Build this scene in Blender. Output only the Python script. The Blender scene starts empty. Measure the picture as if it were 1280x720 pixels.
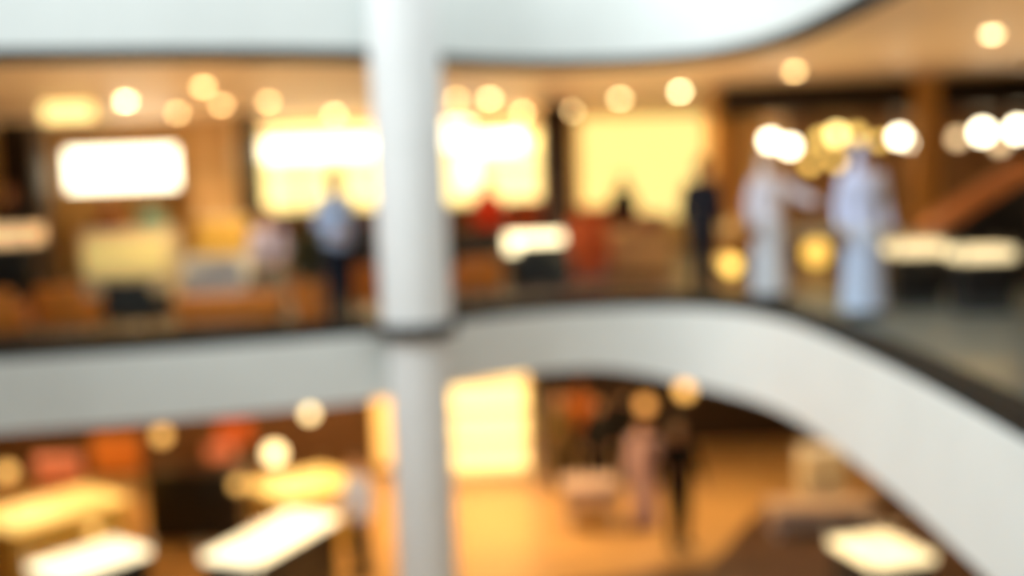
import bpy, bmesh, math, random
from mathutils import Vector, Matrix

random.seed(7)
scene = bpy.context.scene
COL = scene.collection
PI = math.pi

# ------------------------------------------------------------------ camera
F_PX = 1300.0
CAM = Vector((0.0, 0.0, 1.5))
PITCH = math.atan(125.0 / F_PX)
ROLL = math.radians(-2.06)
RM = (Matrix.Rotation(PI / 2 - PITCH, 3, 'X') @ Matrix.Rotation(ROLL, 3, 'Z'))
RI = RM.transposed()

cam_data = bpy.data.cameras.new('camera')
cam = bpy.data.objects.new('camera', cam_data)
COL.objects.link(cam)
cam.matrix_world = Matrix.Translation(CAM) @ RM.to_4x4()
cam_data.sensor_width = 36.0
cam_data.lens = F_PX / 1280.0 * 36.0
cam_data.clip_start = 0.05
cam_data.clip_end = 200
cam_data.dof.use_dof = True
cam_data.dof.focus_distance = 2.0
cam_data.dof.aperture_fstop = cam_data.lens / 63.0
scene.camera = cam


def ray(px, py):
    return RM @ Vector((px - 640.0, -(py - 360.0), -F_PX))


def zat(px, py, Y):
    """height of what is seen at that point if it stands at distance Y"""
    r = ray(px, py)
    return CAM.z + r.z * (Y - CAM.y) / r.y


def xat(px, Y, z=0.8):
    """sideways position of what is seen in that column at distance Y, height z"""
    p0 = RI @ (Vector((0, Y, z)) - CAM)
    p1 = RI @ Vector((1, 0, 0))
    k = (px - 640.0) / F_PX
    # (p0.x + X p1.x) = -k (p0.z + X p1.z)
    return -(p0.x + k * p0.z) / (p1.x + k * p1.z)


# ------------------------------------------------------------------ materials
MATS = {}


def mat(name, col, rough=0.6, metal=0.0, noise=0.0, scale=8.0, bump=0.0, spec=0.5):
    if name in MATS:
        return MATS[name]
    m = bpy.data.materials.new(name)
    m.use_nodes = True
    nt = m.node_tree
    b = nt.nodes['Principled BSDF']
    b.inputs['Base Color'].default_value = (*col, 1)
    b.inputs['Roughness'].default_value = rough
    b.inputs['Metallic'].default_value = metal
    b.inputs['Specular IOR Level'].default_value = spec
    if noise > 0 or bump > 0:
        tc = nt.nodes.new('ShaderNodeTexCoord')
        nz = nt.nodes.new('ShaderNodeTexNoise')
        nz.inputs['Scale'].default_value = scale
        nz.inputs['Detail'].default_value = 4
        nt.links.new(tc.outputs['Object'], nz.inputs['Vector'])
        if noise > 0:
            rp = nt.nodes.new('ShaderNodeValToRGB')
            rp.color_ramp.elements[0].position = 0.3
            rp.color_ramp.elements[1].position = 0.7
            rp.color_ramp.elements[0].color = (*[c * (1 - noise) for c in col], 1)
            rp.color_ramp.elements[1].color = (*[min(1, c * (1 + noise)) for c in col], 1)
            nt.links.new(nz.outputs['Fac'], rp.inputs['Fac'])
            nt.links.new(rp.outputs['Color'], b.inputs['Base Color'])
        if bump > 0:
            bp = nt.nodes.new('ShaderNodeBump')
            bp.inputs['Strength'].default_value = bump
            nt.links.new(nz.outputs['Fac'], bp.inputs['Height'])
            nt.links.new(bp.outputs['Normal'], b.inputs['Normal'])
    MATS[name] = m
    return m


def wood(name, c0, c1, rough=0.35, scale=3.0):
    if name in MATS:
        return MATS[name]
    m = bpy.data.materials.new(name)
    m.use_nodes = True
    nt = m.node_tree
    b = nt.nodes['Principled BSDF']
    b.inputs['Roughness'].default_value = rough
    tc = nt.nodes.new('ShaderNodeTexCoord')
    wv = nt.nodes.new('ShaderNodeTexWave')
    wv.inputs['Scale'].default_value = scale
    wv.inputs['Distortion'].default_value = 6
    wv.inputs['Detail'].default_value = 3
    rp = nt.nodes.new('ShaderNodeValToRGB')
    rp.color_ramp.elements[0].color = (*c0, 1)
    rp.color_ramp.elements[1].color = (*c1, 1)
    nt.links.new(tc.outputs['Object'], wv.inputs['Vector'])
    nt.links.new(wv.outputs['Fac'], rp.inputs['Fac'])
    nt.links.new(rp.outputs['Color'], b.inputs['Base Color'])
    MATS[name] = m
    return m


def tiles(name, c0, c1, rough=0.25, size=0.8):
    if name in MATS:
        return MATS[name]
    m = bpy.data.materials.new(name)
    m.use_nodes = True
    nt = m.node_tree
    b = nt.nodes['Principled BSDF']
    b.inputs['Roughness'].default_value = rough
    tc = nt.nodes.new('ShaderNodeTexCoord')
    br = nt.nodes.new('ShaderNodeTexBrick')
    br.offset = 0.5
    br.inputs['Color1'].default_value = (*c0, 1)
    br.inputs['Color2'].default_value = (*c1, 1)
    br.inputs['Mortar'].default_value = (*[c * 0.5 for c in c0], 1)
    br.inputs['Scale'].default_value = 1.0
    br.inputs['Mortar Size'].default_value = 0.004
    br.inputs['Brick Width'].default_value = size
    br.inputs['Row Height'].default_value = size
    nt.links.new(tc.outputs['Object'], br.inputs['Vector'])
    nt.links.new(br.outputs['Color'], b.inputs['Base Color'])
    MATS[name] = m
    return m


def glow(name, col, strength):
    if name in MATS:
        return MATS[name]
    m = bpy.data.materials.new(name)
    m.use_nodes = True
    b = m.node_tree.nodes['Principled BSDF']
    b.inputs['Base Color'].default_value = (*[min(0.9, c) for c in col], 1)
    b.inputs['Emission Color'].default_value = (*col, 1)
    b.inputs['Emission Strength'].default_value = strength
    b.inputs['Roughness'].default_value = 0.4
    MATS[name] = m
    return m


def glass_mat(name, tint=(0.93, 0.96, 0.95), rough=0.02):
    m = bpy.data.materials.new(name)
    m.use_nodes = True
    nt = m.node_tree
    nt.nodes.clear()
    out = nt.nodes.new('ShaderNodeOutputMaterial')
    mix = nt.nodes.new('ShaderNodeMixShader')
    lw = nt.nodes.new('ShaderNodeLayerWeight')
    pw = nt.nodes.new('ShaderNodeMath')
    pw.operation = 'POWER'
    pw.inputs[1].default_value = 4.5
    fr = nt.nodes.new('ShaderNodeMath')
    fr.operation = 'MULTIPLY_ADD'
    fr.inputs[1].default_value = 0.07
    fr.inputs[2].default_value = 0.015
    nt.links.new(lw.outputs['Facing'], pw.inputs[0])
    nt.links.new(pw.outputs[0], fr.inputs[0])
    tr = nt.nodes.new('ShaderNodeBsdfTransparent')
    tr.inputs['Color'].default_value = (*tint, 1)
    gl = nt.nodes.new('ShaderNodeBsdfGlossy')
    gl.inputs['Roughness'].default_value = rough
    nt.links.new(fr.outputs[0], mix.inputs[0])
    nt.links.new(tr.outputs[0], mix.inputs[1])
    nt.links.new(gl.outputs[0], mix.inputs[2])
    nt.links.new(mix.outputs[0], out.inputs[0])
    MATS[name] = m
    return m


WHITE = mat('white_plaster', (0.77, 0.82, 0.81), 0.55, noise=0.03, scale=1.5)
COLWHITE = mat('white_column_paint', (0.82, 0.84, 0.84), 0.45, noise=0.02, scale=2)
DARKTRIM = mat('dark_bronze_trim', (0.012, 0.013, 0.012), 0.6, noise=0.2, scale=5, spec=0.2)
CEIL = mat('warm_beige_ceiling', (0.80, 0.58, 0.37), 0.45, noise=0.04, scale=1)
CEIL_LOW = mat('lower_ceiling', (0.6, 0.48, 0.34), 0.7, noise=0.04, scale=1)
FLOOR_GREY = tiles('grey_stone_tiles', (0.10, 0.12, 0.12), (0.115, 0.13, 0.13), 0.35)
FLOOR_CAFE = tiles('brown_stone_tiles', (0.085, 0.035, 0.016), (0.10, 0.042, 0.02), 0.42, 0.6)
FLOOR_LOW = tiles('amber_stone_tiles', (0.50, 0.30, 0.115), (0.55, 0.33, 0.125), 0.3, 0.9)
WALLTAN = mat('tan_wall_panel', (0.70, 0.46, 0.23), 0.6, noise=0.08, scale=2)
WALLBROWN = mat('brown_wall_panel', (0.22, 0.10, 0.035), 0.6, noise=0.12, scale=2)
DARKWOOD = wood('dark_wood', (0.014, 0.007, 0.004), (0.03, 0.014, 0.007), 0.4)
MIDWOOD = wood('amber_wood', (0.58, 0.28, 0.065), (0.70, 0.38, 0.10), 0.4)
BLACK = mat('black_lacquer', (0.012, 0.011, 0.012), 0.35, noise=0.15)
LEATHER = mat('caramel_leather', (0.74, 0.20, 0.02), 0.45, noise=0.12, scale=14, bump=0.1)
REDFAB = mat('orange_red_fabric', (0.55, 0.09, 0.015), 0.7, noise=0.1, scale=30, bump=0.1)
DARKFAB = mat('charcoal_fabric', (0.03, 0.028, 0.026), 0.8, noise=0.2, scale=40, bump=0.1)
CHROME = mat('brushed_steel', (0.6, 0.58, 0.55), 0.3, 1.0, noise=0.05, scale=20)
BRASS = mat('warm_brass', (0.7, 0.45, 0.15), 0.3, 1.0, noise=0.05, scale=20)
CREAM = mat('cream_laminate', (0.84, 0.76, 0.56), 0.45, noise=0.04)
WHITELAM = mat('white_laminate', (0.78, 0.77, 0.76), 0.35, noise=0.03)
YELLOWLAM = mat('yellow_laminate', (0.75, 0.52, 0.12), 0.45, noise=0.06)
GREYLAM = mat('grey_laminate', (0.38, 0.38, 0.38), 0.45, noise=0.05)
PINK = mat('pink_fabric', (0.88, 0.36, 0.29), 0.7, noise=0.08, scale=20)
SKIN = mat('skin', (0.55, 0.31, 0.20), 0.5, noise=0.06, scale=20)
SKIN_DARK = mat('tanned_skin', (0.36, 0.17, 0.095), 0.5, noise=0.06, scale=20)
HAIR = mat('dark_hair', (0.015, 0.010, 0.008), 0.5, noise=0.3, scale=60, bump=0.3)
HAIR_BROWN = mat('chestnut_hair', (0.16, 0.05, 0.015), 0.5, noise=0.3, scale=60, bump=0.3)
EYE = mat('eye', (0.03, 0.02, 0.015), 0.2, noise=0.1)
LIP = mat('lips', (0.36, 0.12, 0.10), 0.5, noise=0.05)
SHOE = mat('black_shoe_leather', (0.015, 0.013, 0.012), 0.35, noise=0.2)
LEAF = mat('dark_green_leaf', (0.05, 0.075, 0.03), 0.5, noise=0.3, scale=12)
SOIL = mat('soil', (0.03, 0.02, 0.012), 0.9, noise=0.3, scale=40, bump=0.4)
CLEAR = glass_mat('clear_balustrade_glass')
CASEGLASS = glass_mat('display_case_glass', (0.97, 0.97, 0.96))


def cloth(name, col, noise=0.06):
    return mat(name, col, 0.85, noise=noise, scale=18, bump=0.15, spec=0.2)


# ------------------------------------------------------------------ mesh helpers
class MB:
    def __init__(s):
        s.bm = bmesh.new()

    def box(s, c, size, rot=None, bevel=0.0):
        g = bmesh.ops.create_cube(s.bm, size=1.0)
        vs = g['verts']
        if bevel > 0:
            # scale first so that the bevel is even
            bmesh.ops.scale(s.bm, vec=Vector(size), verts=vs)
            es = list({e for v in vs for e in v.link_edges})
            r = bmesh.ops.bevel(s.bm, geom=es, offset=bevel, segments=2, affect='EDGES', profile=0.6)
            vs = list({v for f in r['faces'] for v in f.verts} | {v for v in vs if v.is_valid})
        else:
            bmesh.ops.scale(s.bm, vec=Vector(size), verts=vs)
        if rot is not None:
            bmesh.ops.rotate(s.bm, cent=(0, 0, 0), matrix=rot, verts=vs)
        bmesh.ops.translate(s.bm, vec=Vector(c), verts=vs)
        return s

    def cap(s, p0, r0, p1, r1, seg=14, sx=1.0):
        """tapered capsule"""
        p0, p1 = Vector(p0), Vector(p1)
        d = p1 - p0
        L = max(d.length, 1e-6)
        q = Vector((0, 0, 1)).rotation_difference(d.normalized()) if d.length > 1e-6 else Matrix.Identity(3).to_quaternion()
        rings = []
        for k in range(5):
            a = -PI / 2 + PI / 2 * k / 4
            rings.append((r0 * math.sin(a), max(r0 * math.cos(a), r0 * 0.02)))
        for k in range(1, 5):
            t = k / 5
            rings.append((L * t, r0 + (r1 - r0) * t))
        for k in range(5):
            a = PI / 2 * k / 4
            rings.append((L + r1 * math.sin(a), max(r1 * math.cos(a), r1 * 0.02)))
        prev, first = None, None
        for z, r in rings:
            vs = [s.bm.verts.new(p0 + q @ Vector((r * sx * math.cos(2 * PI * i / seg), r * math.sin(2 * PI * i / seg), z))) for i in range(seg)]
            if prev:
                for i in range(seg):
                    s.bm.faces.new((prev[i], prev[(i + 1) % seg], vs[(i + 1) % seg], vs[i]))
            else:
                first = vs
            prev = vs
        s.bm.faces.new(list(reversed(first)))
        s.bm.faces.new(prev)
        return s

    def tube(s, pts, r, seg=10):
        for a, b in zip(pts[:-1], pts[1:]):
            s.cap(a, r, b, r, seg)
        return s

    def ell(s, c, rad, seg=18, rot=None):
        g = bmesh.ops.create_uvsphere(s.bm, u_segments=seg, v_segments=max(8, seg // 2 + 2), radius=1.0)
        bmesh.ops.scale(s.bm, vec=Vector(rad), verts=g['verts'])
        if rot is not None:
            bmesh.ops.rotate(s.bm, cent=(0, 0, 0), matrix=rot, verts=g['verts'])
        bmesh.ops.translate(s.bm, vec=Vector(c), verts=g['verts'])
        return s

    def loft(s, rings, seg=24):
        """rings of (cx, cy, z, rx, ry), closed with caps"""
        prev, first = None, None
        for cx, cy, z, rx, ry in rings:
            vs = [s.bm.verts.new((cx + rx * math.cos(2 * PI * i / seg), cy + ry * math.sin(2 * PI * i / seg), z)) for i in range(seg)]
            if prev:
                for i in range(seg):
                    s.bm.faces.new((prev[i], prev[(i + 1) % seg], vs[(i + 1) % seg], vs[i]))
            else:
                first = vs
            prev = vs
        s.bm.faces.new(list(reversed(first)))
        s.bm.faces.new(prev)
        return s

    def lathe(s, prof, c=(0, 0, 0), seg=40):
        return s.loft([(c[0], c[1], c[2] + z, r, r) for r, z in prof], seg)

    def torus(s, c, R, r, seg=40, ms=10, ry=None):
        vs = []
        for i in range(seg):
            a = 2 * PI * i / seg
            ring = []
            for j in range(ms):
                b = 2 * PI * j / ms
                rr = R + r * math.cos(b)
                ring.append(s.bm.verts.new((c[0] + rr * math.cos(a), c[1] + (rr if ry is None else rr * ry / R) * math.sin(a), c[2] + r * math.sin(b))))
            vs.append(ring)
        for i in range(seg):
            for j in range(ms):
                s.bm.faces.new((vs[i][j], vs[(i + 1) % seg][j], vs[(i + 1) % seg][(j + 1) % ms], vs[i][(j + 1) % ms]))
        return s

    def poly(s, pts, z0, z1):
        """prism over a flat outline"""
        a = [s.bm.verts.new((p[0], p[1], z0)) for p in pts]
        b = [s.bm.verts.new((p[0], p[1], z1)) for p in pts]
        n = len(pts)
        s.bm.faces.new(list(reversed(a)))
        s.bm.faces.new(b)
        for i in range(n):
            s.bm.faces.new((a[i], a[(i + 1) % n], b[(i + 1) % n], b[i]))
        return s

    def build(s, name, m, parent=None, smooth=True, loc=None):
        bmesh.ops.recalc_face_normals(s.bm, faces=s.bm.faces)
        me = bpy.data.meshes.new(name)
        s.bm.to_mesh(me)
        s.bm.free()
        me.materials.append(m)
        if smooth:
            me.polygons.foreach_set('use_smooth', [True] * len(me.polygons))
            try:
                me.set_sharp_from_angle(angle=math.radians(40))
            except Exception:
                pass
        o = bpy.data.objects.new(name, me)
        COL.objects.link(o)
        if parent is not None:
            o.parent = parent
        if loc is not None:
            o.location = loc
        return o

    def blob(s, name, m, parent=None, voxel=0.012, smooth_it=2):
        """fuse everything into one continuous skin"""
        o = s.build('raw', m, None, smooth=False)
        rm = o.modifiers.new('r', 'REMESH')
        rm.mode = 'VOXEL'
        rm.voxel_size = voxel
        rm.use_smooth_shade = True
        if smooth_it:
            sm = o.modifiers.new('s', 'SMOOTH')
            sm.factor = 0.5
            sm.iterations = smooth_it
        dg = bpy.context.evaluated_depsgraph_get()
        dg.update()
        me = bpy.data.meshes.new_from_object(o.evaluated_get(dg))
        me.name = name
        old = o.data
        bpy.data.objects.remove(o)
        bpy.data.meshes.remove(old)
        if not me.materials:
            me.materials.append(m)
        me.polygons.foreach_set('use_smooth', [True] * len(me.polygons))
        n = bpy.data.objects.new(name, me)
        COL.objects.link(n)
        if parent is not None:
            n.parent = parent
        return n


def tag(o, label=None, cat=None, group=None, kind=None):
    if label: o['label'] = label
    if cat: o['category'] = cat
    if group: o['group'] = group
    if kind: o['kind'] = kind
    return o


def thing(name, label, cat, loc=(0, 0, 0), rotz=0.0, group=None):
    o = bpy.data.objects.new(name, None)
    o.empty_display_size = 0.1
    COL.objects.link(o)
    o.location = loc
    o.rotation_euler = (0, 0, rotz)
    return tag(o, label, cat, group)


def struct(o):
    o['kind'] = 'structure'
    return o


def lamp(name, kind, parent, loc, energy, col, **kw):
    l = bpy.data.lights.new(name, kind)
    l.energy = energy
    l.color = col
    for k, v in kw.items():
        setattr(l, k, v)
    o = bpy.data.objects.new(name, l)
    COL.objects.link(o)
    o.parent = parent
    o.location = loc
    return o


# ------------------------------------------------------------------ building shell
Z_MID, Z_LOW, Z_CEIL = 0.0, -3.8, 3.0
XL, XR, YB, YN = -13.0, 13.0, 24.0, -5.0
ctrl = [(-6.3, -.5), (-6.4, 3), (-6.45, 7), (-6.3, 9.1), (-5.75, 9.85), (-5, 10.08), (-3.2, 10.45), (-1.8, 10.9), (-1.0, 11.4), (-.4, 11.95), (.2, 12.32),  # unseen left arm, added so that its slabs shade the left fascia
        (.77, 12.48), (1.54, 12.5), (2.2, 12.2), (2.63, 11.6), (2.85, 10.7), (2.92, 9.5), (2.92, 7.9), (2.86, 6.5),
        (2.78, 5.2), (2.72, 3), (2.65, -0.5)]


def catmull(pts, n=16):
    out = []
    for i in range(len(pts) - 1):
        p0 = Vector(pts[max(i - 1, 0)]); p1 = Vector(pts[i]); p2 = Vector(pts[i + 1]); p3 = Vector(pts[min(i + 2, len(pts) - 1)])
        for k in range(n):
            t = k / n
            out.append(0.5 * ((2 * p1) + (p2 - p0) * t + (2 * p0 - 5 * p1 + 4 * p2 - p3) * t * t + (3 * p1 - p0 - 3 * p2 + p3) * t ** 3))
    out.append(Vector(pts[-1]))
    return out


EDGE = catmull(ctrl)


def offset_edge(d):
    """positive d moves into the building, away from the void"""
    out = []
    for i, p in enumerate(EDGE):
        a = EDGE[max(i - 1, 0)]; b = EDGE[min(i + 1, len(EDGE) - 1)]
        t = (b - a).normalized()
        out.append(p + Vector((-t.y, t.x)) * d)
    return out


def ribbon(name, d0, d1, zb, zt, m, parent=None, i0=0, i1=None):
    """wall strip following the edge; zb/zt may be functions of the point"""
    A = offset_edge(d0)[i0:i1]; B = offset_edge(d1)[i0:i1]
    fb = zb if callable(zb) else (lambda p: zb)
    ft = zt if callable(zt) else (lambda p: zt)
    bm = bmesh.new()
    rows = []
    for p, q in zip(A, B):
        rows.append([bm.verts.new((p.x, p.y, fb(p))), bm.verts.new((p.x, p.y, ft(p))), bm.verts.new((q.x, q.y, ft(p))), bm.verts.new((q.x, q.y, fb(p)))])
    for r, s_ in zip(rows[:-1], rows[1:]):
        for k in range(4):
            bm.faces.new((r[k], r[(k + 1) % 4], s_[(k + 1) % 4], s_[k]))
    bm.faces.new(rows[0]); bm.faces.new(list(reversed(rows[-1])))
    mb = MB(); mb.bm.free(); mb.bm = bm
    return mb.build(name, m, parent)


def around(edge):
    pts = [(p.x, p.y) for p in edge]
    return pts + [(edge[-1].x, YN), (XR, YN), (XR, YB), (XL, YB), (XL, YN), (edge[0].x, YN)]


def fasc_bottom(p):
    # the fascia deepens a little round the bend to the right
    t = min(1.0, max(0.0, (p.x - 0.8) / 1.9))
    t = t * t * (3 - 2 * t)
    return -0.72 - 0.26 * t


E_in = offset_edge(0.1)
struct(MB().poly(around(E_in), -0.1, 0.0).build('floor', FLOOR_GREY, smooth=False))
struct(MB().poly(around(offset_edge(0.12)), -0.72, -0.66).build('ceiling', CEIL_LOW, smooth=False))
struct(ribbon('trim_1', 0.0, 0.12, fasc_bottom, 0.0, WHITE))
struct(MB().poly(around(offset_edge(0.10)), 3.0, 3.1).build('ceiling', CEIL, smooth=False))
struct(ribbon('trim_2', 0.0, 0.12, 3.0, 3.85, WHITE))
struct(ribbon('trim_3', 0.02, 0.16, 2.875, 3.0, DARKTRIM))
# warm café floor laid on the slab behind the walkway
cafe = [(XL, 10.2), (-7, 10.2)] + [(p.x, p.y) for p in offset_edge(.2) if p.y > 9.9 and -5.6 < p.x < 1.9] + [(2.3, 12.9), (3.2, 13.0), (4.4, 13.6), (6.0, 14.2), (XR, 14.6), (XR, YB), (XL, YB)]
struct(MB().poly(cafe, 0.0, 0.006).build('floor', FLOOR_CAFE, smooth=False))
struct(MB().box((0, (YN + 27.5) / 2, Z_LOW - .1), (26, 27.5 - YN, .2)).build('floor', FLOOR_LOW, smooth=False))
# far side where the photographer stands
struct(MB().box((-1.83, (YN - .5) / 2, -.36), (8.9, -YN - .5, .72)).build('floor', FLOOR_GREY, smooth=False))
struct(MB().box((-1.83, (YN - .5) / 2, 3.42), (8.9, -YN - .5, .85)).build('ceiling', CEIL, smooth=False))
# outer walls
struct(MB().box((0, YN - .1, 0.0), (26, .2, 7.7)).build('wall_front', WHITE, smooth=False))
struct(MB().box((XL - .1, 11, 0), (.2, 33, 7.7)).build('wall_left', WALLTAN, smooth=False))
struct(MB().box((XR + .1, 11, 0), (.2, 33, 7.7)).build('wall_right', WALLBROWN, smooth=False))
struct(MB().box((0, YB + .1, 1.5), (26, .2, 3.2)).build('wall_back', WALLTAN, smooth=False))
struct(MB().box((0, 27.5, -2.25), (26, .2, 3.1)).build('wall_back', WALLBROWN, smooth=False))

# ------------------------------------------------------------------ column
COLX, COLY = xat(521, 10.95, 0.1), 10.95
t = thing('column', 'tall round white column rising through both floors at the balcony edge', 'column', (COLX, COLY, Z_LOW))
MB().lathe([(.325, 0.0), (.325, 3.8)], seg=64).build('lower_shaft', COLWHITE, t)
MB().lathe([(.372, 3.8), (.372, 4.62), (.366, 4.625), (.366, 4.645), (.372, 4.65), (.372, 5.74), (.366, 5.745), (.366, 5.765), (.372, 5.77), (.372, 9.0)], seg=64).build('upper_shaft', COLWHITE, t)
tag(MB().lathe([(.40, 3.79), (.43, 3.80), (.43, 3.90), (.40, 3.93)], seg=64).build('base_collar', DARKTRIM, t), 'dark collar round the column at floor level')

# ------------------------------------------------------------------ glass balustrade
bal = thing('glass_balustrade', 'frameless glass balustrade in a dark base channel along the curved balcony edge', 'balustrade', (0, 0, 0))
near = [k for k, p in enumerate(EDGE) if (p - Vector((COLX, COLY))).length < .45]
ribbon('base_channel', 0.02, 0.16, 0.0, 0.17, DARKTRIM, bal, 0, near[0])
ribbon('base_channel', 0.02, 0.16, 0.0, 0.17, DARKTRIM, bal, near[-1] + 1, None)
i = 32
while i < len(EDGE) - 16:
    j = i
    L = 0
    while j < len(EDGE) - 1 and L < 1.35:
        L += (EDGE[j + 1] - EDGE[j]).length
        j += 1
    mid = EDGE[(i + j) // 2]
    if (mid - Vector((COLX, COLY))).length > 0.95:
        ribbon('glass_panel', 0.084, 0.096, 0.10, 1.08, CLEAR, bal, i, j + 1)
    i = j

# ------------------------------------------------------------------ ceiling lights
LITW = glow('downlight_lens', (1.0, 0.72, 0.32), 22)
LITB = glow('bright_downlight_lens', (1.0, 0.78, 0.42), 30)
LITD = glow('dim_downlight_lens', (1.0, 0.66, 0.26), 14)


def downlight(px, py, label, m, power=45, r=0.07):
    rr = ray(px, py)
    k = (2.985 - CAM.z) / rr.z
    p = CAM + rr * k
    t = thing('downlight', label, 'ceiling light', (p.x, p.y, 3.0), 0, 'round downlights in the beige ceiling')
    MB().torus((0, 0, -.008), r + .018, .014).build('trim_ring', WHITELAM, t)
    MB().lathe([(r * .3, -.06), (r * .75, -.048), (r, -.022), (r + .008, 0.0)], seg=32).build('lens', m, t)
    lamp('bulb', 'SPOT', t, (0, 0, -.13), power * 3, (1.0, .68, .32), spot_size=math.radians(130), spot_blend=0.8, shadow_soft_size=0.06)
    return t


DL = [
    (157, 125, 'bright round downlight left of the tan pillar, right of the oblong ceiling panel', LITB, 40),
    (222, 140, 'round downlight hanging lower and further back than its bright neighbour by the ceiling panel', LITD, 85),
    (254, 107, 'faint round downlight, upper one of the overlapping pair near the tan pillar', LITD, 85),
    (277, 130, 'faint round downlight, lower one of the overlapping pair near the tan pillar', LITD, 85),
    (335, 126, 'single amber downlight over the left end of the bright shelving left of the column', LITD, 40),
    (418, 142, 'round downlight just above the bright shelving beside the white column', LITW, 40),
    (570, 122, 'round downlight closest to the right side of the white column', LITD, 40),
    (612, 122, 'second round downlight right of the white column, higher than the cluster of three', LITW, 40),
    (653, 140, 'leftmost downlight of the cluster of three above the dark pillar', LITW, 30),
    (683, 140, 'middle downlight of the cluster of three above the dark pillar', LITW, 30),
    (714, 138, 'rightmost downlight of the cluster of three above the dark pillar', LITW, 30),
    (775, 122, 'round downlight above the yellow shop wall, left of the brightest one', LITW, 40),
    (850, 113, 'brightest white-rimmed downlight near the right end of the yellow shop', LITB, 40),
    (993, 88, 'dim amber downlight in front of the dark bulkhead of the right shop', LITD, 40),
    (1240, 41, 'downlight nearest the upper right corner, close to the upper balcony', glow('near_downlight_lens', (1.0, .76, .40), 11), 30),
]
for px, py, lab, m, pw in DL:
    downlight(px, py, lab, m, pw)

# oblong light panel
Yp = 15.6
xa, xb = xat(62, Yp, 2.9), xat(124, Yp, 2.9)
t = thing('ceiling_light_panel', 'oblong cream light box hanging under the ceiling at upper left', 'ceiling light', ((xa + xb) / 2, Yp, 3.0))
MB().box((0, 0, -.17), (xb - xa + .08, .5, .30), bevel=.012).build('housing', CREAM, t)
MB().box((0, -.256, -.17), (xb - xa, .02, .24), bevel=.004).build('diffuser', glow('panel_diffuser', (1.0, .76, .30), 1.9), t)

# ------------------------------------------------------------------ shops at the back of the middle floor
def shelving(px0, px1, py0, py1, Y, label, backm, name='shelving_unit', shelves=4, depth=.42, side=CREAM, zbot=None, uprights=1):
    x0, x1 = xat(px0, Y, 2.0), xat(px1, Y, 2.0)
    cxp = (px0 + px1) / 2
    z1 = zat(cxp, py0, Y)
    z0 = zat(cxp, py1, Y) if zbot is None else zbot
    w = x1 - x0
    t = thing(name, label, 'shelving', ((x0 + x1) / 2, Y, z0))
    h = z1 - z0
    MB().box((0, depth / 2, h / 2), (w, .05, h)).build('back_panel', backm, t, smooth=False)
    for sx in (-1, 1):
        MB().box((sx * (w / 2 - .02), 0, h / 2), (.04, depth, h), bevel=.006).build('side_panel', side, t)
    for k in range(shelves):
        z = h * (k + .5) / shelves * .82
        MB().box((0, .02, z), (w - .08, depth - .06, .03), bevel=.004).build('shelf', side, t)
    for k in range(uprights):
        MB().box((-w / 2 + w * (k + 1) / (uprights + 1), .02, h * .41), (.035, depth - .1, h * .82), bevel=.004).build('upright', side, t)
    return t, w, h


SHOPW = glow('glowing_cream_panel', (1.0, .82, .36), 1.8)  # even glow on the panel behind the shelves
SHOPY = glow('yellow_wall_lamplight', (1.0, .77, .27), 1.15)  # lamplight on the shop wall, put in as glow of the wall itself
LIGHTBOX = glow('white_light_box', (1.0, .93, .66), 4)
TROUGH = glow('white_light_trough', (1.0, .90, .60), 4)


def lit_bar(px0, px1, py0, py1, Y, label, m=TROUGH):
    x0, x1 = xat(px0, Y, 2.4), xat(px1, Y, 2.4)
    z1, z0 = zat((px0 + px1) / 2, py0, Y), zat((px0 + px1) / 2, py1, Y)
    t = thing('light_trough', label, 'light', ((x0 + x1) / 2, Y, z0))
    MB().box((0, .06, (z1 - z0) / 2), (x1 - x0 + .06, .1, z1 - z0 + .06), bevel=.01).build('housing', CREAM, t)
    MB().box((0, -.005, (z1 - z0) / 2), (x1 - x0, .05, z1 - z0), bevel=.01).build('diffuser', m, t)
    for sx in (-1, 1):
        MB().cap((sx * (x1 - x0) * .4, .06, z1 - z0), .008, (sx * (x1 - x0) * .4, .06, 2.995 - z0), .008, 8).build('hanging_rod', CHROME, t)
    return t


# left: lit menu board
Y = 20.4
x0, x1 = xat(84, Y, 2.1), xat(221, Y, 2.1)
zt, zb = zat(150, 186, Y), zat(150, 236, Y)
t = thing('glowing_panel', 'large glowing white light box on the wall at the left behind the counter', 'illuminated panel', ((x0 + x1) / 2, Y, zb))
MB().box((0, .08, (zt - zb) / 2), (x1 - x0 + .12, .14, zt - zb + .12), bevel=.015).build('frame', WALLTAN, t)
MB().box((0, .0, (zt - zb) / 2), (x1 - x0, .05, zt - zb), bevel=.01).build('diffuser', LIGHTBOX, t)
# facade walls of the left shop
xw0, xw1 = XL, xat(240, 20.6, 2)
struct(MB().box(((xw0 + xw1) / 2, 20.75, 1.5), (xw1 - xw0, .2, 3.0)).build('wall_back', mat('ochre_wall', (.66, .42, .15), .6, noise=.08), smooth=False))


def pillar(px0, px1, Y, d, label, m, z1=3.0, cap=None):
    x0, x1 = xat(px0, Y, 1.6), xat(px1, Y, 1.6)
    t = thing('pillar', label, 'pillar', ((x0 + x1) / 2, Y + d / 2, 0))
    MB().box((0, 0, z1 / 2), (x1 - x0, d, z1), bevel=.015).build('shaft', m, t)
    MB().box((0, 0, .08), (x1 - x0 + .05, d + .05, .16), bevel=.01).build('plinth', DARKWOOD, t)
    return t


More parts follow.
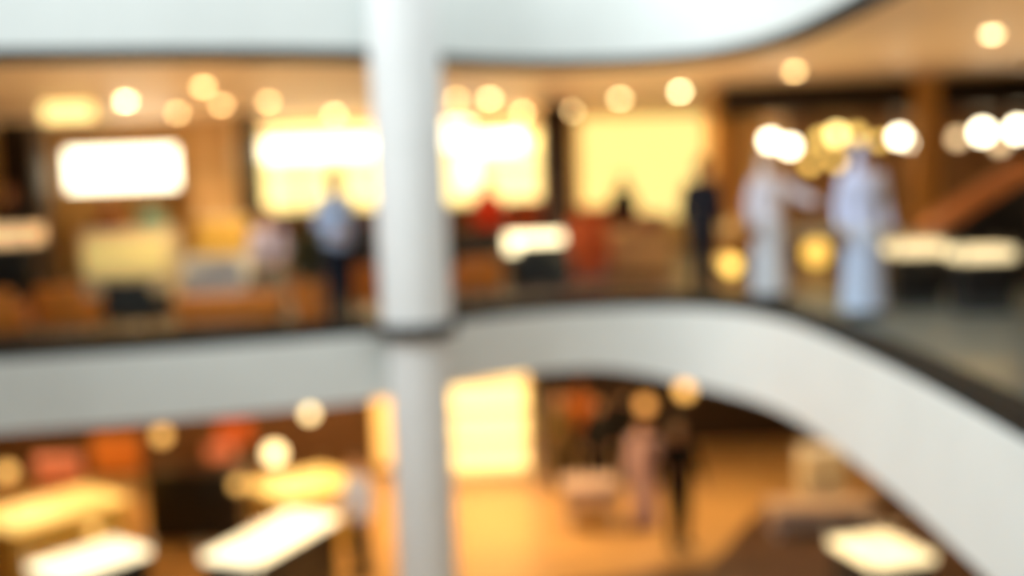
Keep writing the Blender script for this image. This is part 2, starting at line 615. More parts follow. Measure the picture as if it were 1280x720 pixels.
pillar(240, 292, 19.6, .8, 'broad tan pillar between the glowing light box and the dark pillar', WALLTAN)
pillar(300, 322, 18.6, .5, 'slim dark brown pillar left of the bright shelving', DARKWOOD)
pillar(678, 716, 19.2, .6, 'dark brown pillar between the bright shelves and the yellow shop', DARKWOOD)
pillar(893, 930, 17.2, .5, 'amber wooden pillar at the left end of the right shop', MIDWOOD)
pillar(1150, 1176, 16.4, .4, 'amber wooden pillar in the middle of the right shop front', MIDWOOD)
pillar(2, 44, 17.0, .6, 'dark brown pillar at the far left edge behind the counter', DARKWOOD, 2.86)

shelving(322, 478, 158, 268, 21.2, 'bright cream shelving with a glowing back left of the white column', SHOPW, uprights=2)
lit_bar(326, 470, 166, 198, 20.85, 'long white light trough over the shelving left of the column')
shelving(545, 676, 156, 262, 21.2, 'bright cream shelving with a glowing back right of the white column', SHOPW, uprights=1)
lit_bar(548, 590, 152, 184, 20.9, 'short white light trough hanging right beside the column')
lit_bar(598, 652, 164, 190, 20.9, 'pale white light trough above the person in red')
lit_bar(572, 596, 190, 232, 20.7, 'upright white glowing panel in the shelving left of the person in red', glow('white_panel', (1, .95, .75), 2.2))
shelving(722, 884, 146, 274, 22.6, 'wide yellow display wall with lamplight put in as glow, right of the dark pillar', SHOPY, shelves=0, uprights=0, side=WALLTAN)
# low walls under the shelves
for a, b in ((322, 478), (545, 676)):
    xa, xb = xat(a, 21.4, 1), xat(b, 21.4, 1)
    struct(MB().box(((xa + xb) / 2, 21.5, .6), (xb - xa, .3, 1.2 if a > 400 else 1.18)).build('wall_back', WALLBROWN, smooth=False))
# bulkheads
xa, xb = xat(296, 20.5, 2.9), xat(720, 20.5, 2.9)
struct(MB().box(((xa + xb) / 2, 21.75, 2.92), (xb - xa, .3, .16)).build('trim_4', WALLTAN, smooth=False))

def added_cove(xa, xb, Y, z, power, label, n=1, ang=50, house=CREAM):  # ledge and strip added to brighten the ceiling before the shelves
    t = thing('added_cove_light', label, 'light', ((xa + xb) / 2, Y, z))
    L = xb - xa
    MB().box((0, 0, 0), (L, .26, .03), bevel=.005).build('ledge', house, t)
    MB().box((0, -.12, .04), (L, .02, .07), bevel=.004).build('lip', house, t)
    MB().box((0, .03, .03), (L - .06, .05, .02), bevel=.004).build('light_strip', glow('added_cove_strip', (1, .66, .28), 6), t)
    l = lamp('strip', 'AREA', t, (0, .03, .05), power, (1, .64, .28), shape='RECTANGLE', size=L - .1, size_y=.05)
    l.rotation_euler = (math.radians(180 - ang), 0, 0)
    return t


added_cove(xat(300, 20.3, 2.5), xat(478, 20.3, 2.5), 20.35, 2.60, 12, 'added slim ledge with a ceiling-fill strip above the shelving left of the column')
added_cove(xat(548, 20.3, 2.5), xat(716, 20.3, 2.5), 20.35, 2.60, 12, 'added slim ledge with a ceiling-fill strip above the shelving right of the column')

# ------------------------------------------------------------------ right shop
xa, xb = xat(905, 16.8, 2.7), XR
struct(MB().box(((xa + xb) / 2, 16.95, 2.76), (xb - xa, .3, .48)).build('trim_5', DARKWOOD, smooth=False))
xa = xat(930, 21.5, 1.5)
struct(MB().box(((xa + XR) / 2, 21.6, 1.5), (XR - xa, .2, 3.0)).build('wall_right', mat('rust_wall', (.27, .14, .06), .6, noise=.15, scale=1.2), smooth=False))
struct(MB().box((xa + .1, 20.2, 1.5), (.16, 2.6, 3.0)).build('wall_right', WALLTAN, smooth=False))

PEND_W = glow('white_globe', (1.0, .88, .60), 13)
PEND_Y = glow('amber_globe', (1.0, .66, .16), 3.2)
PEND_D = glow('dim_globe', (1.0, .72, .40), 2.2)


def pendant(px, py, Y, label, m, r=.10, ztop=3.0, power=12):
    x, z = xat(px, Y, 2.1), zat(px, py, Y)
    t = thing('pendant_lamp', label, 'pendant lamp', (x, Y, ztop), 0, 'globe pendant lamps')
    h = ztop - z
    MB().cap((0, 0, -.02), .006, (0, 0, -h + r), .006, 8).build('cord', BLACK, t)
    MB().lathe([(.05, -.03), (.05, 0)], seg=24).build('ceiling_rose', BRASS, t)
    MB().lathe([(.03, -h + r + .04), (.035, -h + r - .01)], seg=24).build('cap', BRASS, t)
    MB().ell((0, 0, -h), (r, r, r), 24).build('globe', m, t)
    return t


PD = [
    (963, 176, 18.3, 'white globe lamp over the left white-robed man, left of the pair', PEND_W, .11),
    (987, 183, 18.0, 'white globe lamp over the left white-robed man, right and lower of the pair', PEND_W, .11),
    (1026, 174, 18.6, 'amber globe lamp, left of the three between the robed men', PEND_Y, .11),
    (1046, 168, 19.0, 'amber globe lamp, middle and brightest of the three between the robed men', glow('bright_amber_globe', (1, .78, .28), 6), .12),
    (1070, 168, 18.6, 'amber globe lamp straight above the taller lilac-robed man', PEND_Y, .11),
    (1124, 171, 18.2, 'white globe lamp left of the amber wooden pillar, higher of two', PEND_W, .11),
    (1143, 178, 18.4, 'white globe lamp next to the amber wooden pillar, lower of two', PEND_W, .10),
    (1100, 176, 19.4, 'dim amber globe lamp far back left of the two white ones by the pillar', PEND_Y, .09),
    (1197, 173, 18.6, 'dim globe lamp just right of the amber wooden pillar', PEND_D, .11),
    (1228, 165, 17.8, 'bright white globe lamp right of the dim one', PEND_W, .13),
    (1272, 162, 17.6, 'bright white globe lamp at the right edge', PEND_W, .13),
    (1250, 180, 19.0, 'white globe lamp between the two bright ones at right, set further back', PEND_D, .12),
    (1012, 205, 20.2, 'low hanging amber globe lamp between the robed men, left one', PEND_Y, .10),
    (1046, 202, 20.2, 'low hanging amber globe lamp behind the taller robed man, right one', PEND_Y, .10),
]
for px, py, Y, lab, m, r in PD:
    pendant(px, py, Y, lab, m, r)


def table_lamp(px, py, Y, label, m, r=.1, zb=0.0, stand=None):
    x, z = xat(px, Y, .6), zat(px, py, Y)
    t = thing('globe_floor_lamp', label, 'lamp', (x, Y, zb))
    MB().lathe([(.12, 0), (.12, .02), (.03, .035), (.02, .05)], seg=32).build('base', BRASS, t)
    MB().cap((0, 0, .04), .012, (0, 0, max(.06, z - zb - r)), .012, 10).build('stem', BRASS, t)
    MB().ell((0, 0, z - zb), (r, r, r), 24).build('globe', m, t)
    return t


GOLD = glow('gold_globe', (1.0, .62, .14), 3.4)
table_lamp(914, 332, 15.2, 'low golden globe lamp by the floor between the dark suit and the white robe', GOLD, .12)
table_lamp(904, 326, 16.0, 'dimmer golden globe lamp behind the low golden one', glow('dim_gold_globe', (1, .55, .15), 1.2), .11)
table_lamp(909, 284, 17.0, 'tall dim globe lamp beside the amber wooden pillar', glow('dimmer_gold_globe', (1, .6, .22), .7), .13)
table_lamp(1020, 316, 16.6, 'golden globe lamp standing between the two robed men', glow('soft_gold_globe', (1, .58, .12), 1.9), .2)


# ------------------------------------------------------------------ furniture
def display_case(px0, px1, py_top, Y, label, litm, w_depth=.6, z0=0.0, base=BLACK, rot=0.0, legs=False, cat='display case', thick=.16, group=None, width=None, ptop=None):
    x0, x1 = xat(px0, Y, z0 + .8), xat(px1, Y, z0 + .8)
    zt = zat((px0 + px1) / 2, py_top, Y) if ptop is None else ptop
    w = (x1 - x0) if width is None else width
    t = thing('display_case', label, cat, ((x0 + x1) / 2, Y + w_depth / 2, z0), rot, group)
    h = zt - z0
    MB().box((0, 0, (h - thick) / 2), (w * .96, w_depth * .9, h - thick - .02), bevel=.012).build('base', base, t)
    MB().box((0, 0, .05), (w * .9, w_depth * .84, .1), bevel=.006).build('plinth', DARKWOOD, t)
    tag(MB().box((0, 0, h - thick * .5), (w, w_depth, thick * .9), bevel=.01).build('lit_tray', litm, t), 'glowing tray')
    for sx in (-1, 1):
        for sy in (-1, 1):
            MB().box((sx * (w / 2 + .005), sy * (w_depth / 2 + .005), h - thick * .5 + .03), (.02, .02, thick + .1), bevel=.003).build('corner_post', CHROME, t)
    MB().box((0, 0, h + .075), (w, w_depth, .012), bevel=.003).build('glass_top', CASEGLASS, t)
    return t


TRAY = glow('cream_tray_light', (1.0, .80, .48), 4)
TRAYD = glow('soft_tray_light', (1.0, .74, .42), 1.5)
display_case(-40, 33, 283, 14.2, 'dark counter with a glowing cream top at the far left edge', glow('amber_tray_light', (1.0, .66, .34), .8), .6, thick=.26)
display_case(632, 704, 293, 15.4, 'low display case with a brightly lit cream top right of the white column', TRAY, .7, thick=.26)
display_case(1120, 1182, 303, 11.6, 'lit display case at right, left one of the pair on the grey floor', TRAYD, .42, thick=.15)
display_case(1204, 1270, 310, 10.9, 'lit display case at right edge, right one of the pair on the grey floor', TRAYD, .42, thick=.14)


def counter(px0, px1, py_top, Y, label, m, topm, depth=.6, z0=0.0, panel=None, cat='counter'):
    x0, x1 = xat(px0, Y, z0 + .6), xat(px1, Y, z0 + .6)
    zt = zat((px0 + px1) / 2, py_top, Y)
    w, h = x1 - x0, zt - z0
    t = thing('counter', label, cat, ((x0 + x1) / 2, Y + depth / 2, z0))
    MB().box((0, 0, (h - .05) / 2 + .04), (w * .97, depth * .92, h - .09), bevel=.01).build('body', m, t)
    MB().box((0, .02, .04), (w * .92, depth * .8, .08), bevel=.005).build('plinth', DARKWOOD, t)
    MB().box((0, 0, h - .02), (w, depth, .045), bevel=.01).build('worktop', topm, t)
    if panel is not None:  # glow added to the panel in place of light falling on the counter
        tag(MB().box((0, -depth * .46 - .012, h * .66), (w * .9, .02, h * .46), bevel=.004).build('front_panel', panel, t), 'yellow front panel with added glow')
    return t


counter(100, 212, 288, 14.6, 'cream counter with a yellow front panel in front of the two people at left', CREAM, CREAM, panel=glow('counter_panel_added_glow', (1.0, .74, .28), .5))
counter(226, 304, 322, 13.0, 'low white counter left of the seated person in lilac', WHITELAM, WHITELAM)
counter(246, 306, 272, 17.5, 'yellow counter behind the low white counter', YELLOWLAM, CREAM)
counter(640, 700, 250, 20.3, 'brick red counter in front of the shelving behind the lit display case', REDFAB, REDFAB)
counter(722, 800, 258, 20.6, 'brick red counter in front of the yellow display wall', REDFAB, REDFAB)
counter(748, 842, 288, 16.9, 'tan wooden counter below the yellow display wall', WALLTAN, WALLTAN)
# parcel on the tan counter
x, zc = xat(816, 17.1, .8), zat(795, 288, 16.9)
t = thing('cardboard_box', 'brown box standing on the tan wooden counter', 'box', (x, 17.2, zc + .004))
MB().box((0, 0, .13), (.42, .3, .26), bevel=.008).build('carton', mat('brown_card', (.3, .13, .07), .8, noise=.08), t)
MB().box((0, 0, .262), (.42, .05, .003)).build('tape', CREAM, t)


def armchair(px, Y, label, m, rot=0.0, group=None, s=1.0, legm=DARKWOOD, back=.72, z0=0.006):
    t = thing('armchair', label, 'armchair', (xat(px, Y, .4), Y, z0), rot, group)
    MB().box((0, 0, .32 * s), (.56 * s, .56 * s, .20 * s), bevel=.05 * s).build('seat', m, t)
    b = MB()
    b.box((0, .27 * s, .5 * s), (.66 * s, .13 * s, (back - .2) * s), rot=Matrix.Rotation(-.12, 3, 'X'), bevel=.05 * s)
    b.build('backrest', m, t)
    for sx in (-1, 1):
        MB().box((sx * .32 * s, -.01 * s, .40 * s), (.11 * s, .56 * s, .34 * s), bevel=.045 * s).build('armrest', m, t)
    for sx in (-1, 1):
        for sy in (-1, 1):
            MB().cap((sx * .25 * s, sy * .22 * s, .24 * s), .022 * s, (sx * .28 * s, sy * .25 * s, .012), .012 * s, 10).build('leg', legm, t)
    return t


AG = 'caramel leather armchairs along the balcony'
armchair(-8, 11.0, 'caramel leather armchair cut by the left edge in front of the dark counter', LEATHER, PI + .2, AG, .82)
armchair(90, 11.3, 'caramel leather armchair second from the left edge, left of a charcoal one', LEATHER, PI - .15, AG, .82)
xa, xb = xat(222, 11.4, .3), xat(352, 11.4, .3)
t = thing('bench', 'long backless caramel leather bench in front of the low white counter', 'bench', ((xa + xb) / 2, 11.45, .006), .1)
MB().box((0, 0, .36), (xb - xa, .5, .15), bevel=.045).build('seat_cushion', LEATHER, t)
MB().box((0, 0, .22), (xb - xa - .08, .44, .12), bevel=.015).build('base', LEATHER, t)
for sx in (-1, 1):
    for sy in (-1, 1):
        MB().cap((sx * (xb - xa - .2) / 2, sy * .16, .17), .024, (sx * (xb - xa - .14) / 2, sy * .18, .014), .014, 10).build('leg', DARKWOOD, t)
armchair(466, 12.6, 'caramel leather armchair tucked beside the white column on its left', LEATHER, PI, AG, .82)
armchair(596, 13.6, 'caramel leather armchair nearest the right side of the white column', LEATHER, PI + .15, AG, .82)
armchair(734, 16.6, 'orange-red upholstered high armchair right of the lit display case', REDFAB, PI - .1, None, 1.0, back=1.1)
armchair(674, 13.8, 'charcoal armchair below the lit display case, right one of two', DARKFAB, PI + .2, 'charcoal armchairs', 1.0)
armchair(590, 15.9, 'charcoal armchair behind the caramel one right of the column, left one of two', DARKFAB, PI - .1, 'charcoal armchairs', 1.1)


def side_chair(px, Y, label, m, rot=0.0, z0=0.006):
    t = thing('dining_chair', label, 'chair', (xat(px, Y, .5), Y, z0), rot)
    MB().box((0, -.02, .40), (.46, .44, .05), bevel=.02).build('seat', m, t)
    MB().box((0, .22, .78), (.44, .04, .5), rot=Matrix.Rotation(-.1, 3, 'X'), bevel=.015).build('backrest', m, t)
    for sx in (-1, 1):
        for sy in (-1, 1):
            MB().cap((sx * .19, sy * .18, .44), .018, (sx * .21, sy * .21, .014), .014, 10).build('leg', BLACK, t)
        MB().cap((sx * .2, .2, .44), .016, (sx * .2, .25, .95), .014, 10).build('back_post', BLACK, t)
    return t


armchair(172, 11.6, 'charcoal armchair between two caramel ones before the cream and yellow counter', DARKFAB, PI - .1, None, .82, BLACK)
side_chair(334, 14.06, 'dark dining chair carrying the seated person in lilac', DARKFAB, .3)

# planter with shrub
px, Y = 392, 12.3
t = thing('potted_shrub', 'dark green shrub in an orange planter left of the man in the blue shirt', 'potted plant', (xat(px, Y, .4), Y, .006))
MB().lathe([(.20, 0), (.24, .03), (.29, .45), (.30, .50), (.27, .50), (.26, .44)], seg=40).build('planter', mat('orange_glaze', (.80, .23, .02), .4, noise=.08), t)
MB().lathe([(.255, .40), (.255, .445)], seg=32).build('soil', SOIL, t)
st = MB()
for k in range(9):
    a = 2 * PI * k / 9
    st.cap((.05 * math.cos(a), .05 * math.sin(a), .42), .012, (.2 * math.cos(a), .2 * math.sin(a), .95), .006, 8)
st.build('stem', DARKWOOD, t)
lf = MB()
for k in range(420):
    u, v, w_ = random.gauss(0, 1), random.gauss(0, 1), random.gauss(0, 1)
    n = math.sqrt(u * u + v * v + w_ * w_)
    rr = random.uniform(.45, 1.0)
    c = Vector((u / n * .30 * rr, v / n * .28 * rr, .83 + w_ / n * .36 * rr))
    q = Matrix.Rotation(random.uniform(0, 2 * PI), 3, 'Z') @ Matrix.Rotation(random.uniform(-1, 1), 3, 'X')
    lf.ell(c, (.022, .055, .006), 8, rot=q)
lf.build('foliage', LEAF, t)

# sloped rack at the right
Y = 13.4
x0, x1 = xat(1172, Y, 1.1), xat(1300, Y, 1.1)
za, zb_ = zat(1172, 288, Y), zat(1300, 205, Y)
t = thing('sloped_display_rack', 'reddish brown sloping display rack rising to the right edge', 'display rack', ((x0 + x1) / 2, Y + .3, .006))
w = x1 - x0
ang = math.atan2(zb_ - za, w)
Lr = math.hypot(w, zb_ - za)
MB().box((0, 0, (za + zb_) / 2), (Lr, .62, .16), rot=Matrix.Rotation(-ang, 3, 'Y'), bevel=.012).build('sloping_top', mat('terracotta_board', (.42, .15, .045), .55, noise=.12), t)
mb = MB()
v = [(-w / 2 + .06, 0.0), (w / 2 - .06, 0.0), (w / 2 - .06, zb_ - .16), (-w / 2 + .06, za - .12)]
bm = mb.bm
f0 = [bm.verts.new((a, -.26, b)) for a, b in v]; f1 = [bm.verts.new((a, .26, b)) for a, b in v]
bm.faces.new(f0); bm.faces.new(list(reversed(f1)))
for k in range(4):
    bm.faces.new((f0[k], f1[k], f1[(k + 1) % 4], f0[(k + 1) % 4]))
mb.build('body', BLACK, t, smooth=False)
MB().box((0, -.3, .1), (w * .9, .03, .14), bevel=.006).build('kick_board', DARKWOOD, t)


# ------------------------------------------------------------------ people
def person(label, px, Y, z0=0.0, head=0.0, H=1.75, top=None, bottom=None, outfit='shirt', hair='short', hairm=None, skinm=None,
           sleeves='long', sit=False, larm=None, rarm=None, lleg=None, rleg=None, shoe=None, yaw=0.0, x=None, lean=0.0):
    hairm = hairm or HAIR
    skinm = skinm or SKIN
    s = H / 1.75
    if x is None:
        x = xat(px, Y, z0 + 1.0)
    t = thing('person', label, 'person', (x, Y, z0), head)
    dz = -.35 if sit else 0.0

    def up(p):  # upper body point, leaning forward by `lean`
        p = Vector(p)
        dy = -(p.z - .9) * math.tan(lean) if p.z > .9 else 0
        return (p.x * s, (p.y + dy) * s, (p.z + dz) * s)

    def sc(p):
        return (p[0] * s, p[1] * s, p[2] * s)

    larm = larm or ((.245, .03, 1.14), (.255, -.06, .90))
    rarm = rarm or ((-.245, .03, 1.14), (-.255, -.06, .90))
    if sit:
        lleg = lleg or ((.11, -.42, .53), (.11, -.42, .085))
        rleg = rleg or ((-.11, -.42, .53), (-.11, -.42, .085))
    else:
        lleg = lleg or ((.10, -.015, .49), (.10, .02, .085))
        rleg = rleg or ((-.10, -.015, .49), (-.10, .02, .085))
    arms = ((1, larm), (-1, rarm))
    legs = ((1, lleg), (-1, rleg))
    tors = [(.86, .158, .105, 0), (.95, .162, .11, 0), (1.08, .140, .098, 0), (1.2, .152, .105, 0), (1.33, .178, .112, .004), (1.41, .165, .092, .01), (1.47, .085, .065, .012)]

    def rings(grow, zmin=0, zmax=9, extra=()):
        out = []
        for z, rx, ry, cy in list(extra) + [q for q in tors if zmin <= q[0] <= zmax]:
            p = up((0, cy, z))
            out.append((p[0], p[1], p[2], (rx + grow) * s, (ry + grow) * s))
        return out

    RY = Matrix.Rotation(yaw, 3, 'Z')

    def hd(p):
        q = RY @ Vector((p[0], p[1], 0))
        return up((q.x, q.y, p[2]))

    b = MB()
    b.loft(rings(0))
    b.cap(up((0, .015, 1.43)), .058 * s, up((0, .0, 1.56)), .053 * s)
    b.ell(hd((0, .0, 1.645)), (.076 * s, .094 * s, .110 * s), rot=RY)
    b.ell(hd((0, -.028, 1.578)), (.056 * s, .062 * s, .058 * s), rot=RY)
    b.ell(hd((0, -.098, 1.618)), (.014 * s, .022 * s, .024 * s), rot=RY)
    b.ell(hd((0, -.080, 1.665)), (.05 * s, .02 * s, .012 * s), rot=RY)
    for sx in (-1, 1):
        b.ell(hd((sx * .078, .008, 1.625)), (.013 * s, .024 * s, .033 * s), rot=RY)
    for sx, (el, wr) in arms:
        sh = (sx * .178, .008, 1.405)
        b.cap(up(sh), .054 * s, up(el), .041 * s)
        b.cap(up(el), .040 * s, up(wr), .027 * s)
        # hand: palm, four fingers and a thumb
        E, W = Vector(up(el)), Vector(up(wr))
        d = (W - E).normalized()
        side = Vector((sx, 0, 0))
        n = d.cross(side)
        n = Vector((0, -1, 0)) if n.length < .2 else n.normalized()
        side = n.cross(d).normalized()      # across the palm
        inn = Vector((-sx, 0, 0)) - d * Vector((-sx, 0, 0)).dot(d)
        inn = inn.normalized() if inn.length > .2 else n
        across = inn.cross(d).normalized()
        if across.y > 0:
            across = -across                # thumb side points forward
        pc = W + d * .05 * s
        for k in range(4):
            o = across * ((1.5 - k) * .019 * s)
            k0 = W + d * .015 * s + o * .7
            k1 = W + d * .088 * s + o
            b.cap(k0, .014 * s, k1, .0125 * s, 10)
            ln = (.074, .084, .078, .060)[k] * s
            m1 = k1 + (d * .94 + inn * .25).normalized() * ln * .5
            m2 = m1 + (d * .75 + inn * .65).normalized() * ln * .5
            b.cap(k1, .0095 * s, m1, .009 * s, 8)
            b.cap(m1, .009 * s, m2, .0075 * s, 8)
        t0 = W + d * .025 * s + across * .018 * s
        t1 = t0 + (d * .6 + across * .7 + inn * .2).normalized() * .045 * s
        t2 = t1 + (d * .9 + across * .2 + inn * .3).normalized() * .035 * s
        b.cap(t0, .012 * s, t1, .0105 * s, 8)
        b.cap(t1, .0105 * s, t2, .0085 * s, 8)
    for sx, (kn, an) in legs:
        hp = (sx * .088 * s, 0, (.90 + dz) * s)
        b.cap(hp, .086 * s, sc(kn), .056 * s)
        b.cap(sc(kn), .054 * s, sc(an), .037 * s)
        toe = (an[0] + sx * .015, an[1] - .15, .036)
        b.cap((an[0] * s, (an[1] + .03) * s, .045 * s), .036 * s, sc(toe), .032 * s)
    b.blob('body', skinm, t, .010, 2)
    # eyes and mouth
    e = MB()
    for sx in (-1, 1):
        e.ell(hd((sx * .031, -.083, 1.642)), (.011 * s, .008 * s, .007 * s), 10, rot=RY)
    e.build('eyes', EYE, t)
    MB().ell(hd((0, -.087, 1.568)), (.022 * s, .008 * s, .007 * s), 10, rot=RY).build('mouth', LIP, t)
    # shoes
    for sx, (kn, an) in legs:
        toe = (an[0] + sx * .015, an[1] - .15, .04)
        m = MB()
        m.cap((an[0] * s, (an[1] + .03) * s, .05 * s), .046 * s, sc(toe), .040 * s)
        m.box((an[0] * s, (an[1] - .06) * s, .012), (.085 * s, .28 * s, .022), bevel=.006)
        m.blob('shoe', shoe or SHOE, t, .012, 2)

    if outfit in ('robe', 'abaya'):
        m = MB()
        ex = [(.08, .235, .20, .0), (.25, .225, .185, 0), (.55, .205, .165, 0), (.80, .198, .15, 0)]
        rr = []
        for z, rx, ry, cy in ex:
            rr.append((0, cy * s, z * s, rx * s, ry * s))
        m.loft(rr + rings(.030, .9))
        for sx, (el, wr) in arms:
            m.cap(up((sx * .178, .008, 1.405)), .074 * s, up(el), .066 * s)
            E, W = Vector(up(el)), Vector(up(wr))
            m.cap(E, .064 * s, W - (W - E).normalized() * .04 * s, .060 * s)
        m.blob('robe', top, t, .014, 3)
    else:
        m = MB()
        m.loft(rings(.020, .85, 1.45) + [(lambda p: (p[0], p[1], p[2], .075 * s, .07 * s))(up((0, .012, 1.475)))])
        for sx, (el, wr) in arms:
            E, W = Vector(up(el)), Vector(up(wr))
            m.cap(up((sx * .178, .008, 1.405)), .068 * s, E, .055 * s)
            if sleeves == 'long':
                m.cap(E, .054 * s, W - (W - E).normalized() * .03 * s, .040 * s)
        if outfit == 'jacket':
            m.loft([(0, 0, (.74 + dz) * s, .195 * s, .14 * s)] + rings(.034, .85, 1.2)) if not sit else None
        m.blob('jacket' if outfit == 'jacket' else 'shirt', top, t, .013, 3)
        m = MB()
        p = [(0, 0, (z + dz) * s, rx * s, ry * s) for z, rx, ry in ((.80, .165, .12), (.90, .178, .126), (1.0, .172, .122))]
        m.loft(p)
        for sx, (kn, an) in legs:
            m.cap((sx * .09 * s, 0, (.88 + dz) * s), .102 * s, sc(kn), .078 * s)
            m.cap(sc(kn), .077 * s, (an[0] * s, an[1] * s, (an[2] + .03) * s), .062 * s)
        m.blob('trousers', bottom, t, .014, 3)

    m = MB()
    if hair == 'scarf':
        m.ell(hd((0, .022, 1.672)), (.100 * s, .108 * s, .110 * s), rot=RY)
        m.loft([(up((0, .07, 1.27))[0], up((0, .07, 1.27))[1], up((0, 0, 1.27))[2], .15 * s, .075 * s),
                (0, up((0, .055, 1.42))[1], up((0, 0, 1.42))[2], .165 * s, .095 * s),
                (0, up((0, .04, 1.52))[1], up((0, 0, 1.52))[2], .105 * s, .082 * s),
                (0, up((0, .03, 1.66))[1], up((0, 0, 1.66))[2], .09 * s, .08 * s)])
        sco = m.blob('head_scarf', hairm, t, .013, 3)
        if outfit == 'robe':
            c = hd((0, .02, 1.725))
            MB().torus(c, .094 * s, .010 * s, ry=.102 * s).build('head_cord', BLACK, sco)
    else:
        m.ell(hd((0, .022, 1.672)), (.083 * s, .092 * s, .094 * s), rot=RY)
        m.ell(hd((0, -.03, 1.722)), (.066 * s, .055 * s, .036 * s), rot=RY)
        m.ell(hd((0, .05, 1.60)), (.068 * s, .055 * s, .08 * s), rot=RY)
        if hair == 'long':
            m.ell(hd((0, .065, 1.50)), (.095 * s, .055 * s, .15 * s), rot=RY)
            for sx in (-1, 1):
                m.cap(hd((sx * .075, .03, 1.66)), .032 * s, hd((sx * .088, .03, 1.43)), .028 * s)
        m.blob('hair', hairm, t, .011, 2)
    return t


C = dict(
    blue=cloth('light_blue_cotton', (.50, .62, .86)),
    navy=cloth('navy_wool', (.012, .016, .028)),
    black=cloth('black_cloth', (.006, .0055, .006), .15),
    olive=cloth('olive_brown_cloth', (.10, .065, .022)),
    rust=cloth('rust_orange_cloth', (.42, .12, .02)),
    red=cloth('red_cloth', (.52, .04, .012)),
    white=cloth('white_robe_cotton', (.78, .80, .93), .03),
    lilac=cloth('lilac_white_cotton', (.62, .69, .93), .03),
    lilactop=cloth('lilac_cotton', (.68, .66, .92)),
    grey=cloth('grey_cotton', (.26, .25, .23)),
    teal=cloth('teal_cotton', (.20, .42, .38)),
    brown=cloth('brown_cotton', (.20, .06, .025)),
    whitescarf=cloth('white_scarf', (.82, .78, .74), .03),
    paleblue=cloth('pale_blue_cotton', (.50, .60, .95)),
    mauve=cloth('mauve_cotton', (.55, .40, .46)),
    darksuit=cloth('dark_suit_wool', (.012, .013, .022)),
)

# middle floor
man = person('man in a light blue shirt and dark navy trousers standing left of the white column', 421, 11.9, 0, .9, 1.77, C['blue'], C['navy'], yaw=.2,
             larm=((.24, .04, 1.15), (.24, -.1, .93)), rarm=((-.24, .02, 1.15), (-.2, -.20, 1.05)))
person('shop assistant in black behind the dark counter at the far left edge', 14, 15.3, 0.006, .1, 1.78, C['black'], C['black'], skinm=SKIN_DARK, hairm=HAIR_BROWN)
person('person in a brown top standing behind the cream and yellow counter', 137, 15.8, .006, .2, 1.62, C['brown'], C['black'], hairm=cloth('grey_hair', (.12, .11, .11)), skinm=SKIN_DARK)
person('dark-haired person in a teal top behind the cream and yellow counter', 190, 15.7, .006, -.4, 1.62, C['teal'], C['black'], hair='long')
person('person in lilac seated on a dark chair left of the orange planter', 334, 14.0, .006, .3, 1.68, C['lilactop'], C['grey'], sit=True, hair='short', hairm=HAIR_BROWN,
       larm=((.24, -.08, 1.15), (.16, -.32, 1.05)), rarm=((-.24, -.08, 1.15), (-.14, -.32, 1.05)))
person('person in a red top standing between the column and the lit display case', 611, 17.6, .006, .3, 1.66, C['red'], C['black'], hair='scarf', hairm=C['red'])
person('small dark figure in black standing before the yellow display wall', 779, 19.6, .006, -.6, 1.68, C['black'], C['black'])
person('man in a dark suit standing at the bend of the balcony', 878, 13.5, .0, 2.6, 1.80, C['darksuit'], C['darksuit'], outfit='jacket')
person('man in a white robe and head scarf reaching one arm out to the right', 961, 12.9, .0, .4, 1.80, C['white'], None, outfit='robe', hair='scarf', hairm=C['whitescarf'], skinm=SKIN_DARK,
       larm=((.34, -.16, 1.24), (.42, -.34, 1.16)))
person('man in a long lilac-white robe standing on the grey floor, nearest at right', 1079, 11.0, .0, .2, 1.82, C['lilac'], None, outfit='robe', hair='scarf', hairm=C['lilac'], skinm=SKIN_DARK)

# black bag at the man's side
t = thing('shoulder_bag', 'black bag hanging from the shoulder of the man in the light blue shirt', 'bag', (man.location.x + .31, man.location.y - .02, .70))
pouch = MB().box((0, 0, .22), (.26, .13, .44), bevel=.04).build('pouch', BLACK, t)
hb = MB()
hb.tube([Vector(p) for p in ((-.10, -.02, .42), (-.16, -.03, .62), (-.20, .03, .745), (-.21, .12, .775), (-.18, .19, .745), (-.06, .13, .60), (.09, .02, .42))], .010, 8)
hb.build('strap', BLACK, pouch)

# ------------------------------------------------------------------ lower floor
LOWTRAY = glow('white_counter_light', (1.0, .88, .58), 1.9)


def low_case(pa, pb, label, h=1.0, depth=.78, m=LOWTRAY, base=BLACK):
    """case whose lit top runs between two points seen in the photo"""
    z = Z_LOW + h
    P = []
    for q in (pa, pb):
        r = ray(*q)
        P.append(CAM + r * ((z - CAM.z) / r.z))
    c = (P[0] + P[1]) / 2
    d = P[1] - P[0]
    w = d.length
    t = thing('display_case', label, 'display case', (c.x, c.y, Z_LOW), math.atan2(d.y, d.x), 'lit display cases on the lower floor')
    MB().box((0, 0, h * .5 - .02), (w * .97, depth * .94, h - .12), bevel=.012).build('base', base, t)
    MB().box((0, 0, .05), (w * .92, depth * .86, .1), bevel=.006).build('plinth', DARKWOOD, t)
    tag(MB().box((0, 0, h - .04), (w, depth, .08), bevel=.01).build('lit_tray', m, t), 'glowing white tray')
    MB().box((0, 0, h + .17), (w, depth, .012), bevel=.003).build('glass_top', CASEGLASS, t)
    for sx in (-1, 1):
        for sy in (-1, 1):
            MB().box((sx * (w / 2), sy * (depth / 2), h + .08), (.018, .018, .2), bevel=.003).build('corner_post', CHROME, t)
    return t


